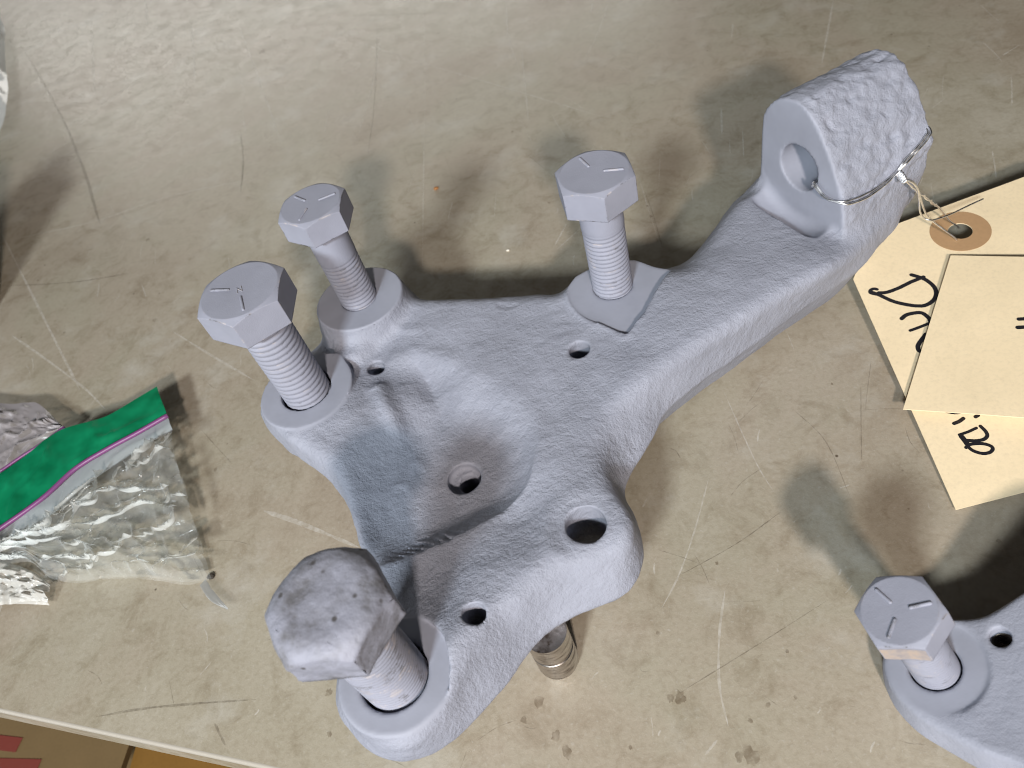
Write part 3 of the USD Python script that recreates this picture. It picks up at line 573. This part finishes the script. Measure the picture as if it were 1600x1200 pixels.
bolt('primed hex bolt with a letter N on its head, nearest the green bag strip', cA, UPZ, 18.6, 28.6, 12.0, 53.5, 30, 2.4, -60, 60, hexrot(96 - 8, (362, 533), (377, 470)), .45,
     marks=[dirdeg(cA, 97, (372, 455), (333, 456)), dirdeg(cA, 97, (372, 455), (379, 490))], letter=dirdeg(cA, 97, (372, 455), (377, 479)) + 90)
bolt('smaller primed hex bolt in the raised boss behind the bolt marked N', cB, UPZ, 15.5, 23.8, 10.0, 48.5, 35, 1.9, -60, 23, hexrot(90, (470, 373), (484, 322)), .42,
     marks=[dirdeg(cB, 97, (474, 312), (452, 303)), dirdeg(cB, 97, (474, 312), (505, 300)), dirdeg(cB, 97, (474, 312), (462, 330))])
bolt('primed hex bolt with a chipped head, where the arm meets the plate', cC, UPZ, 15.6, 24.6, 11.0, 52.0, 35, 1.9, -60, 29, hexrot(90, (945, 335), (927, 290)), .42,
     marks=[dirdeg(cC, 97, (922, 266), (905, 250)), dirdeg(cC, 97, (922, 266), (948, 264))])
bolt('big primed bolt with a rough pitted head at the near end of the bracket', cD, UPZ, 19.0, 28.0, 13.0, 50.5, 25, 1.55, -60, 60, hexrot(86, (468, 1048), (525, 960)), .45, mat_head=M_rough, rough=True)
# dark oily rings round the two bolts that stand in clearance holes
for c, r in ((cA, 10.5), (cD, 10.4)):
    pass
# steel pin under the near edge
sp = up(872, 1030, 2.0)
prof = [(0, 0), (4.6, 0), (5.8, .6), (6.6, 1.8), (6.9, 3.2), (6.9, 14), (6.6, 14.3), (6.6, 15.2), (6.9, 15.5), (6.9, 26), (0, 26)]
st = trimesh.creation.revolve(np.array(prof), sections=64)
pin_ = thing('steel_pin', 'bare worn steel stud showing under the near edge of the large bracket', 'stud', loc=(sp[0], sp[1], 0.02))
obj('shaft', st, M_steel, pin_, smooth=35)

# ------------------------------------------------------------------ the second bracket, lower right
eb = up(1459, 1040, 13.5)
etop_ray = ray(1404, 953); HE = 36.0
bq, cq = 2 * etop_ray.dot(CAM - eb), (CAM - eb).dot(CAM - eb) - HE ** 2
disc = max(bq * bq - 4 * cq, 0); te = (-bq - math.sqrt(disc)) / 2
eax = CAM + te * etop_ray - eb; eax /= np.linalg.norm(eax)
EX = np.array([1.0, 0, 0]) - eax[0] * eax; EX /= np.linalg.norm(EX); EY = np.cross(eax, EX)
def e2(px, py, z=0): P = onplane(px, py, eb + eax * z, eax) - eb; return np.array([P @ EX, P @ EY])
f2 = Field((-25, -75, -16), (95, 45, 14), .7)
A2, B2 = np.meshgrid(f2.ax[0], f2.ax[1], indexing='ij')
ringE = [(1378, 1030), (1390, 1000), (1430, 975), (1475, 968), (1530, 965), (1570, 945), (1610, 920), (1680, 880), (1800, 900), (1800, 1250), (1700, 1260), (1600, 1200), (1540, 1178), (1480, 1145), (1430, 1115), (1400, 1085), (1383, 1055)]
RE = catmull(np.array([[*e2(*p), 0] for p in ringE + ringE[:1]]), 4)[:-1, :2]
dE = ndimage.gaussian_filter(poly_sdf(RE, A2, B2), 1.2)
rE = np.linalg.norm(e2(1381, 1035)); dd = np.hypot(A2, B2)
hE = .7 * np.clip((dd - rE) / 1.2, 0, 1) * np.clip((A2 + 2) / 6, 0, 1) + 1.5 * np.clip((dd - rE - 6) / 30, 0, 1)
f2.v[:] = smax(smax(dE[..., None] * .95 - np.clip(-f2.ax[2], 0, 12)[None, None] * .25, f2.ax[2][None, None] - hE[..., None], 2.0), -11 - f2.ax[2][None, None], 2)
f2.cut(*around((0, 0, 0), 28), cyl((0, 0, 0), UPZ, rE - .2, 0, 20), .3)
f2.cut(*around((0, 0, 0), 28), cyl((0, 0, 0), UPZ, 6.9, -20, 20), .3)
hp = e2(1561, 992, 2); f2.cut(*around((hp[0], hp[1], 0), 20), cyl((hp[0], hp[1], 0), UPZ, 2.7, -20, 10), .4)
v2, q2 = surface_nets(f2.v, f2.lo, .7); t2 = tri(q2); n2 = normals(v2, t2)
m2 = ((np.hypot(v2[:, 0], v2[:, 1]) < rE + .6) & (np.abs(v2[:, 2]) < .7)) * 1.0
m2 = np.maximum(m2, .6); v2 = v2 + n2 * ((meshkit.fbm(v2 / 9.0, 3, 6) - .5) * .9 * (1 - m2))[:, None]
b2 = thing('second_bracket', 'second grey primed bracket cut off by the lower right corner, with one bolt', 'bracket', M=frame(eb, eax))
obj('casting', (v2, t2), M_cast, b2, smooth=True, attrs={'machined': m2})
hr = [(a + np.array([hp[0], hp[1], 0])) for a in [np.array([2.62 * math.cos(u), 2.62 * math.sin(u), -3 - u * .18]) for u in np.linspace(0, 50, 400)]]
obj('thread', tube(np.array(hr), .28, 6), plain('oiled_thread', (.10, .08, .06), .35, .6), b2, smooth=True)
def erot(px, py, cx, cy): a = e2(px, py, HE) - e2(cx, cy, HE); return math.atan2(a[1], a[0])
def edeg(p0, p1): a = e2(*p1, HE) - e2(*p0, HE); return math.degrees(math.atan2(a[1], a[0]))
be = bolt('primed hex bolt with three radial lines, standing in the second bracket', eb, eax, 13.2, 19.2, 8.3, HE, 9, 1.3, -60, 60, erot(1449, 1018, 1408, 958), .18, marks=[edeg((1403, 953), (1380, 932)), edeg((1403, 953), (1436, 946)), edeg((1403, 953), (1393, 980))])

ef = np.array(frame(eb, eax, erot(1449, 1018, 1408, 958))).reshape(4, 4)[:3, :3]
ek = max(range(6), key=lambda k: (ROT.T @ (math.cos(math.radians(30 + 60 * k)) * ef[0] + math.sin(math.radians(30 + 60 * k)) * ef[1]))[1])
ea = math.radians(30 + 60 * ek); en_, et_ = np.array([math.cos(ea), math.sin(ea), 0]), np.array([-math.sin(ea), math.cos(ea), 0])
es = np.linspace(-1, 1, 25); eu = (HE - 1.4 - .5 * es ** 2 - .5 * meshkit.noise(np.stack([es * 4, 0 * es, 0 * es], 1))); el = HE - 8.3 + .2 + .7 * meshkit.noise(np.stack([es * 3, 0 * es + 5, 0 * es], 1))
ev = np.empty((50, 3)); ev[0::2] = en_ * (19.2 / 2 + .04) + et_ * es[:, None] * 5.3; ev[1::2] = ev[0::2]; ev[0::2, 2] = eu; ev[1::2, 2] = el
M_bare = mat('bare_worn_edge', {'g': ('geometry', {}), 'n': ('noise_texture', {'scale': 420.0, 'detail': 5.0, 'roughness': .7}), 'r': ('rgb_ramp', {'ramp': [(.35, (.34, .30, .30)), (.5, (.42, .36, .33)), (.68, (.52, .40, .30))]}), 'p': ('principled_bsdf', {'metallic': .35, 'roughness': .5})},
             [('g.position', 'n.vector'), ('n.fac', 'r.fac'), ('r.color', 'p.base_color')], 'p.BSDF')
obj('worn_edge', (ev, np.array([[2 * i, 2 * i + 1, 2 * i + 3] for i in range(24)] + [[2 * i, 2 * i + 3, 2 * i + 2] for i in range(24)])), M_bare, be, label='bare tan metal on the near side of the head')
# ------------------------------------------------------------------ tags on wire
def sheet(corners, nu, nv, bow=0.0, thick=.35, seed=0):
    """A card through four corners (order: left-top, right-top, right-bottom, left-bottom), slightly bowed."""
    a, b, c, d = [np.asarray(q, float) for q in corners]; u, v = np.meshgrid(np.linspace(0, 1, nu), np.linspace(0, 1, nv), indexing='ij')
    P = (a * ((1 - u) * (1 - v))[..., None] + b * (u * (1 - v))[..., None] + c * (u * v)[..., None] + d * ((1 - u) * v)[..., None])
    P[..., 2] += bow * 4 * v * (1 - v) + .5 * (meshkit.noise(np.stack([u * 3, v * 3, u * 0 + seed], -1)) - .5)
    return P
def extr(poly, tofn, thick, step=3.0):
    """A flat shape (shapely polygon in mm) as a thin card mapped by tofn(x, y) -> 3-D."""
    m = trimesh.creation.extrude_polygon(poly, thick, engine='earcut'); m = m.subdivide_to_size(step)
    v = np.array(m.vertices); P = tofn(v[:, 0], v[:, 1]); P[:, 2] += v[:, 2]; return P, np.array(m.faces)
def card(label, p_o, p_u, p_v, bow, name, seed):
    o, x, y = p_o, p_u - p_o, p_v - p_o; lx = np.linalg.norm(x); x = x / lx; n = np.cross(x, y); n /= np.linalg.norm(n); n = n if n[2] > 0 else -n; yy = np.cross(n, x)
    if yy @ y < 0: yy = -yy
    def to(a, b): return o + np.asarray(a)[:, None] * x + np.asarray(b)[:, None] * yy + (bow * np.sin(np.clip(np.asarray(b), 0, 130) / 130 * np.pi) + .35 * (meshkit.noise(np.stack([np.asarray(a) / 25, np.asarray(b) / 25, 0 * np.asarray(a) + seed], -1)) - .5))[:, None] * n
    def inv(px, py):
        P = onplane(px, py, o, n)
        for _ in range(3):
            q = P - o; Pb = to([q @ x], [q @ yy])[0]; P = onplane(px, py, Pb, n)
        q = P - o; return np.array([q @ x, q @ yy])
    return to, inv, n
# back tag: lies under the lug and the front tag
bo, bu, bv = up(1333, 437, 8.0), up(1493, 797, 1.2), up(1600, 278, 15.0)
to, inv, bn = card('', bo, bu, bv, 0, 'shipping_tag', 1)
lx = np.linalg.norm(bu - bo)
cl = inv(1398, 352); pe = inv(1501, 363); tr_ = inv(1640, 262); br_ = inv(1700, 744)
bp = Polygon([inv(1333, 437), inv(1345, 408), cl, tr_, (tr_[0] + 5, tr_[1] + 20), br_, inv(1493, 797)])
eye = inv(1500, 362); r_out = np.linalg.norm(inv(1547, 352) - eye) * .98; r_in = r_out * .40
bp = bp.difference(Point(*eye).buffer(r_in, 24))
tgb = thing('shipping_tag', 'manila tag with a kraft ring round its eyelet, partly under the other tag', 'tag')
if bp.geom_type != 'Polygon': bp = max(bp.geoms, key=lambda g: g.area)
obj('card', extr(bp, to, .3), M_manila, tgb)
ringp = Point(*eye).buffer(r_out, 32).difference(Point(*eye).buffer(r_in + .05, 24))
lift = lambda a, b: to(a, b) + np.array([0, 0, .32]); obj('eyelet_ring', extr(ringp, lift, .15, 2), M_kraft, tgb)
def ink(strokes, inv, to, name, par, zlift=.42):
    shapes = []
    for pts, w in strokes:
        P = catmull(np.array([[*inv(*p), 0] for p in pts]), 8)[:, :2]; shapes.append(shapely.LineString(P).buffer(w / 2, 6))
    U = shapely.union_all(shapes); parts = []
    for g in getattr(U, 'geoms', [U]):
        parts.append(extr(g.simplify(.04), lambda a, b: to(a, b) + np.array([0, 0, zlift]), .03, 3))
    return obj(name, join(parts), M_ink, par)
zA = lambda x, y: (1340 + x / 7.5, 410 + y / 7.5); zB = lambda x, y: (1460 + x / 8.571, 620 + y / 8.571)
W = 1.6
ink([([zA(*p) for p in [(225, 325), (190, 318), (150, 335), (150, 365), (220, 385)]], W * .85), ([zA(*p) for p in [(250, 365), (340, 360), (480, 310), (620, 240), (770, 180)]], W), ([zA(*p) for p in [(630, 155), (700, 175), (800, 215), (890, 290), (920, 370), (890, 450), (800, 510), (700, 520), (550, 500), (400, 460), (250, 390), (150, 355)]], W * 1.02),
     ([zA(*p) for p in [(515, 668), (570, 625), (680, 600), (760, 605), (830, 660), (860, 720)]], W), ([zA(*p) for p in [(615, 808), (720, 770), (830, 725), (870, 700)]], W * .75), ([zA(*p) for p in [(800, 850), (745, 920), (705, 985), (712, 1035), (745, 1060)]], W)], inv, to, 'handwriting', tgb)
ink([([zB(*p) for p in [(120, 190), (200, 212), (290, 220), (380, 205)]], W * .95), ([zB(*p) for p in [(260, 368), (330, 340), (385, 300)]], W * .8), ([zB(*p) for p in [(548, 278), (580, 260)]], W * .8), ([zB(*p) for p in [(560, 428), (450, 480), (330, 520)]], W * .6), ([zB(*p) for p in [(340, 525), (385, 560), (420, 620), (450, 680), (520, 735), (640, 770), (740, 755), (780, 700), (720, 655), (600, 635), (470, 650), (420, 690)]], W * .72),
     ([zB(*p) for p in [(615, 405), (680, 470), (705, 530), (660, 580), (560, 600), (440, 595)]], W * .75), ([zB(*p) for p in [(360, 540), (400, 590), (435, 640)]], W * 1.1)], inv, to, 'handwriting', tgb)
# front tag
fo, fu, fv = up(1485, 400, 12.3), up(1640, 404, 16.0), up(1411, 640, 5.6)
to2, inv2, fn_ = card('', fo, fv, fu, 0, 'shipping_tag', 4)
fpoly = Polygon([inv2(1485, 400), inv2(1411, 640), inv2(1720, 662), inv2(1740, 405)])
tgf = thing('shipping_tag', 'blank looking manila tag on top, cut off by the right edge', 'tag')
obj('card', extr(fpoly, to2, .35), M_manila, tgf)
ink([([(1592, 500), (1625, 498)], W), ([(1590, 513), (1625, 511)], W)], inv2, to2, 'handwriting', tgf, .45)

# wire: twisted strand round the lug, with loops through the eyelet
def lugpt(b, z, a): p = L0 + LB * b + LA * a; return np.array([p[0], p[1], z])
wires = []
knot = hit(1402, 268, 1.2)
w1 = [bore + LA * 9 + LB * 7.6 + [0, 0, -3.0], bore + LA * 1 + LB * 7.4 + [0, 0, -4.6], onplane(1272, 290, bore - LA * 1.2, LA), onplane(1283, 304, bore - LA * 2.0, LA), onplane(1297, 313, bore - LA * 2.2, LA), hit(1318, 315, 1.6), hit(1336, 310), hit(1352, 303), hit(1368, 294), hit(1386, 281), knot]
w2 = [np.asarray(p) + q for p, q in zip(w1, np.array([(0, 0, 1.2), (.2, .3, 1.0), (.3, .3, 1.0), (.8, -.4, 0), (.9, -.9, .2), (.8, -1.0, -.6), (.5, -1.1, -.8), (.4, -1.2, -.8), (.2, -1.0, -.6), (.1, -.9, -.4), (.4, 0, .3)]))]
w3 = [knot, hit(1410, 256), hit(1420, 244), hit(1430, 233), hit(1439, 223), hit(1446, 213, 1.2)]
w3 += [w3[-1] + ROT @ np.array([.9, -1.6, .4]), w3[-1] + ROT @ np.array([.6, -4.5, 2.5]), w3[-1] + ROT @ np.array([-1.5, -7, 8])]
w4 = [np.asarray(p) + q for p, q in zip(w3, np.array([(0.5, 0, 0), (1.0, -.5, .2)] + [(1.0, -.6, .1)] * 7))]
kz = knot[2]; tw = catmull([knot, up(1408, 275, kz - .6), up(1413, 283, kz - 1.6)], 20); th = np.linspace(0, 5 * np.pi, len(tw))
tw1 = tw + .75 * np.stack([np.cos(th), np.sin(th), np.sin(th + 1)], 1); tw2 = tw - .75 * np.stack([np.cos(th), np.sin(th), np.sin(th + 1)], 1)
k2 = up(1413, 281, kz - 1.5)
w5 = [k2, up(1424, 283, kz * 0.95), up(1433, 293, kz * 0.86), up(1436, 310, kz * 0.74), up(1437, 328, kz * 0.64), up(1442, 339, 29), up(1452, 344, 27), up(1462, 343, 26), up(1485, 335, 24), up(1510, 323, 22), up(1536, 311, 21)]
w6 = [k2, up(1425, 285, kz * .94), up(1434, 296, kz * .84), up(1440, 316, kz * .68), up(1447, 334, 28), up(1458, 346, 22), up(1475, 359, 17), up(1490, 370, 13.5), up(1496, 377, 11)]
w7 = [k2, up(1422, 289, kz * .9), up(1435, 300, kz * .77), up(1450, 311, kz * .64), up(1460, 319, 27), up(1468, 325, 23), up(1477, 336, 18.5), up(1485, 346, 14.5), up(1495, 352, 11.5), up(1498, 356, 9.5)]
tm_ = catmull(w7, 10)
t7b = tm_[8:46].copy(); th = np.linspace(0, 9 * np.pi, len(t7b)); t7b += (.55 * np.clip(np.linspace(0, 3, len(t7b)), 0, 1) * np.stack([np.cos(th), np.sin(th), 0 * th])).T
wt = thing('tie_wire', 'thin shiny wire looped through the lug bore and twisted to the tag eyelet', 'wire')
for P, r in ((catmull(w1, 10), .42), (catmull(w2, 10), .42), (catmull(w3, 10), .45), (catmull(w4, 10), .45), (tw1, .42), (tw2, .42), (catmull(w5, 12), .36), (catmull(w6, 12), .36), (tm_, .36), (t7b, .36)):
    obj('strand', tube(P, r, 10), M_wire, wt, smooth=True)

# ------------------------------------------------------------------ plastic bags at the left
def crinkle(u, v, seed, amp, sc=1.0):
    p = np.stack([u * 5 * sc, v * 5 * sc, 0 * u + seed], -1); wv = np.stack([meshkit.fbm(p * .7, 2, seed + k) for k in (1, 2)], -1)
    q = p.copy(); q[..., :2] += 1.6 * (wv - .5); r1 = 1 - np.abs(2 * meshkit.noise(q, seed) - 1); r2 = 1 - np.abs(2 * meshkit.noise(q * 2.3, seed + 5) - 1)
    return amp * (r1 ** 7 + .5 * r2 ** 8 + .6 * meshkit.noise(q * .6, seed + 8))
def strip(top, bot, nu, nv, zt, zb, seed, amp, sc=1.0, edge=.08, tilt=0):
    """A film between two pixel lines (top, bot), lying zt .. zb above the table."""
    def line(P): 
        P = catmull(np.array([[*p, 0] for p in P]), 12)[:, :2]; s = np.r_[0, np.cumsum(np.linalg.norm(np.diff(P, axis=0), axis=1))]; s /= s[-1]
        return np.stack([np.interp(np.linspace(0, 1, nu), s, P[:, k]) for k in (0, 1)], 1)
    a, b = line(top), line(bot); t = np.linspace(0, 1, nv); V = np.empty((nu, nv, 3))
    for i in range(nu):
        for j in range(nv):
            V[i, j] = up(*(a[i] * (1 - t[j]) + b[i] * t[j]), zt * (1 - t[j]) + zb * t[j])
    u, v = np.meshgrid(np.linspace(0, nu / 60, nu), np.linspace(0, nv / 60, nv), indexing='ij')
    V[..., 2] += crinkle(u, v, seed, amp, sc) * np.minimum(1, np.minimum(t, 1 - t) / edge + .15)[None]
    return V.reshape(-1, 3), grid_faces(nu, nv)
zipl = [(262, 649), (215, 676), (167, 702), (117, 733), (67, 778), (0, 826), (-70, 872), (-150, 920)]
bag = thing('zip_bag', 'clear crinkled plastic bag with a green closure strip and purple zip line', 'bag')
gt = [(245, 604), (213, 623), (173, 647), (150, 656), (100, 670), (67, 690), (43, 710), (0, 740), (-70, 780), (-150, 830)]
zip2 = [(257, 645), (262, 649)]
obj('closure_strip', strip(gt, zipl, 90, 16, 15, 13, 3, 1.2, .8, .3), M_green, bag, smooth=True)
obj('zip_line', tube(catmull(np.array([up(x, y, 14.2) for x, y in zipl]), 8), 1.1, 8), M_purple, bag, smooth=True)
zb2 = [(270, 672), (225, 698), (178, 728), (130, 762), (80, 805), (10, 850), (-60, 895), (-140, 940)]
obj('zip_band', strip(zipl, zb2, 60, 10, 12.8, 12.5, 5, .8, .8, .3), M_zip, bag, smooth=True)
btm = [(329, 908), (290, 915), (230, 906), (180, 905), (120, 912), (80, 904), (30, 880), (-120, 960)]
obj('bag_front', strip(zb2, btm, 150, 110, 12.5, 5, 12, 7.0, .78), M_film, bag, smooth=True)
obj('bag_back', strip(zipl, [(331, 904), (290, 910), (230, 902), (180, 902), (120, 908), (80, 900), (30, 876), (-120, 956)], 110, 80, 5, 1, 27, 3.0, 1.0), M_film, bag, smooth=True)
obj('torn_corner', strip([(322, 905), (335, 925), (357, 951)], [(312, 915), (328, 938), (355, 953)], 16, 8, 4, 3, 31, .3), film('torn_film', (.20, .20, .19), .2, .3), bag, smooth=True)
hb = thing('plastic_bag', 'hazy grey plastic bag with a pink edge, tucked behind the green strip', 'bag')
obj('film', strip([(-150, 610), (0, 630), (40, 629), (62, 632), (100, 668)], [(-150, 830), (-40, 770), (0, 742), (45, 708), (102, 670)], 70, 40, 9, 9, 41, 2.0, 1.2), M_film2, hb, smooth=True)
obj('zip_line', tube(catmull(np.array([up(x, y, 10.0) for x, y in [(101, 667), (85, 679), (60, 697), (30, 716), (0, 737)]]), 8), .8, 8), M_purple, hb, smooth=True)
cb = thing('plastic_bag', 'crumpled pale plastic corner showing below the clear bag at the left edge', 'bag')
obj('film', strip([(82, 915), (50, 893), (0, 876), (-100, 860)], [(78, 946), (40, 944), (0, 946), (-100, 960)], 50, 26, 4, 2, 52, 4.0, 1.5), film('milky_film', (.70, .69, .64), .5, .2), cb, smooth=True)
tlb = thing('plastic_bag', 'clear plastic bag edge just entering at the upper left border', 'bag')
obj('film', strip([(-3, 20), (3, 33), (8, 48), (9, 90), (13, 140), (11, 165), (6, 190), (-4, 215)], [(-160, 40), (-160, 60), (-160, 90), (-160, 110), (-160, 140), (-160, 170), (-160, 190), (-160, 210)], 50, 40, 8, 20, 61, 7.0, 1.0), M_film, tlb, smooth=True)

# black can that stands just outside the left edge
cc = up(-66, 498, 0)
can = trimesh.creation.revolve(np.array([(0, 0), (24, 0), (26, 1.5), (26, 78), (24, 84), (15, 89), (14, 90), (14, 104), (12.5, 106), (0, 106)]), sections=64)
ct = thing('black_can', 'black container whose dark rim shows at the left edge', 'can', loc=(cc[0], cc[1], .02))
obj('body', can, M_bottle, ct, smooth=35)

# ------------------------------------------------------------------ cardboard box below the table edge
zb_ = -130.0
bx = thing('cardboard_box', 'brown cardboard box with faded red print, below the table edge at lower left', 'box')
def slab(px, z, t): 
    P = [up(*p, z)[:2] for p in px]; pl = Polygon(P); m = trimesh.creation.extrude_polygon(pl if pl.exterior.is_ccw else Polygon(P[::-1]), t, engine='earcut'); m.apply_translation([0, 0, z - t]); return m
obj('flap', slab([(-260, 950), (165, 1150), (203, 1160), (178, 1232), (150, 1330), (-300, 1300)], zb_, 4), M_board_shaded, bx)
obj('flap', slab([(150, 1120), (215, 1120), (420, 1160), (600, 1230), (600, 1330), (160, 1330), (194, 1232), (214, 1160)], zb_ - 2, 4), M_board_shaded2, bx)
fl = [up(*p, zb_ - 160)[:2] for p in [(-300, 900), (700, 1100), (700, 1400), (-300, 1400)]]
obj('inner_wall', slab([(-500, 950), (800, 1000), (800, 1500), (-500, 1500)], zb_ - 60, 4), M_board_shaded, bx)
pr_ = []
for (x0, y0, x1, y1) in ((-20, 1158, 30, 1164), (-20, 1196, 60, 1198)):
    a, b = up(x0, y0, zb_ + .3), up(x1, y1, zb_ + .3); pr_.append(ribbon(np.linspace(a, b, 6), 7.5))
obj('red_print', join(pr_), M_red, bx)

# ------------------------------------------------------------------ crumbs lying on the table
def crumb(px, py, s, m, seed, flat=.5):
    c = up(px, py, 0); b = trimesh.creation.icosphere(2, 1.0); v = np.array(b.vertices); v *= (1 + .7 * (meshkit.fbm(v * 1.7 + seed, 2, seed) - .5))[:, None]; v *= [s, s * .8, s * flat]; v[:, 2] -= v[:, 2].min()
    return obj('grit', (v + c, b.faces), m)
g1 = crumb(682, 296, 1.5, plain('rust', (.36, .16, .05), .7), 3); tag(g1, 'small orange rust crumb on the table right of the back left bolt', 'crumb')
g2 = crumb(794, 392, .9, plain('pale_chip', (.72, .66, .55), .6), 5); tag(g2, 'tiny pale crumb on the table behind the bracket plate', 'crumb')
g3 = crumb(331, 902, 1.6, plain('dark_clod', (.05, .04, .03), .8), 8); tag(g3, 'dark crumb at the pointed corner of the clear bag', 'crumb')
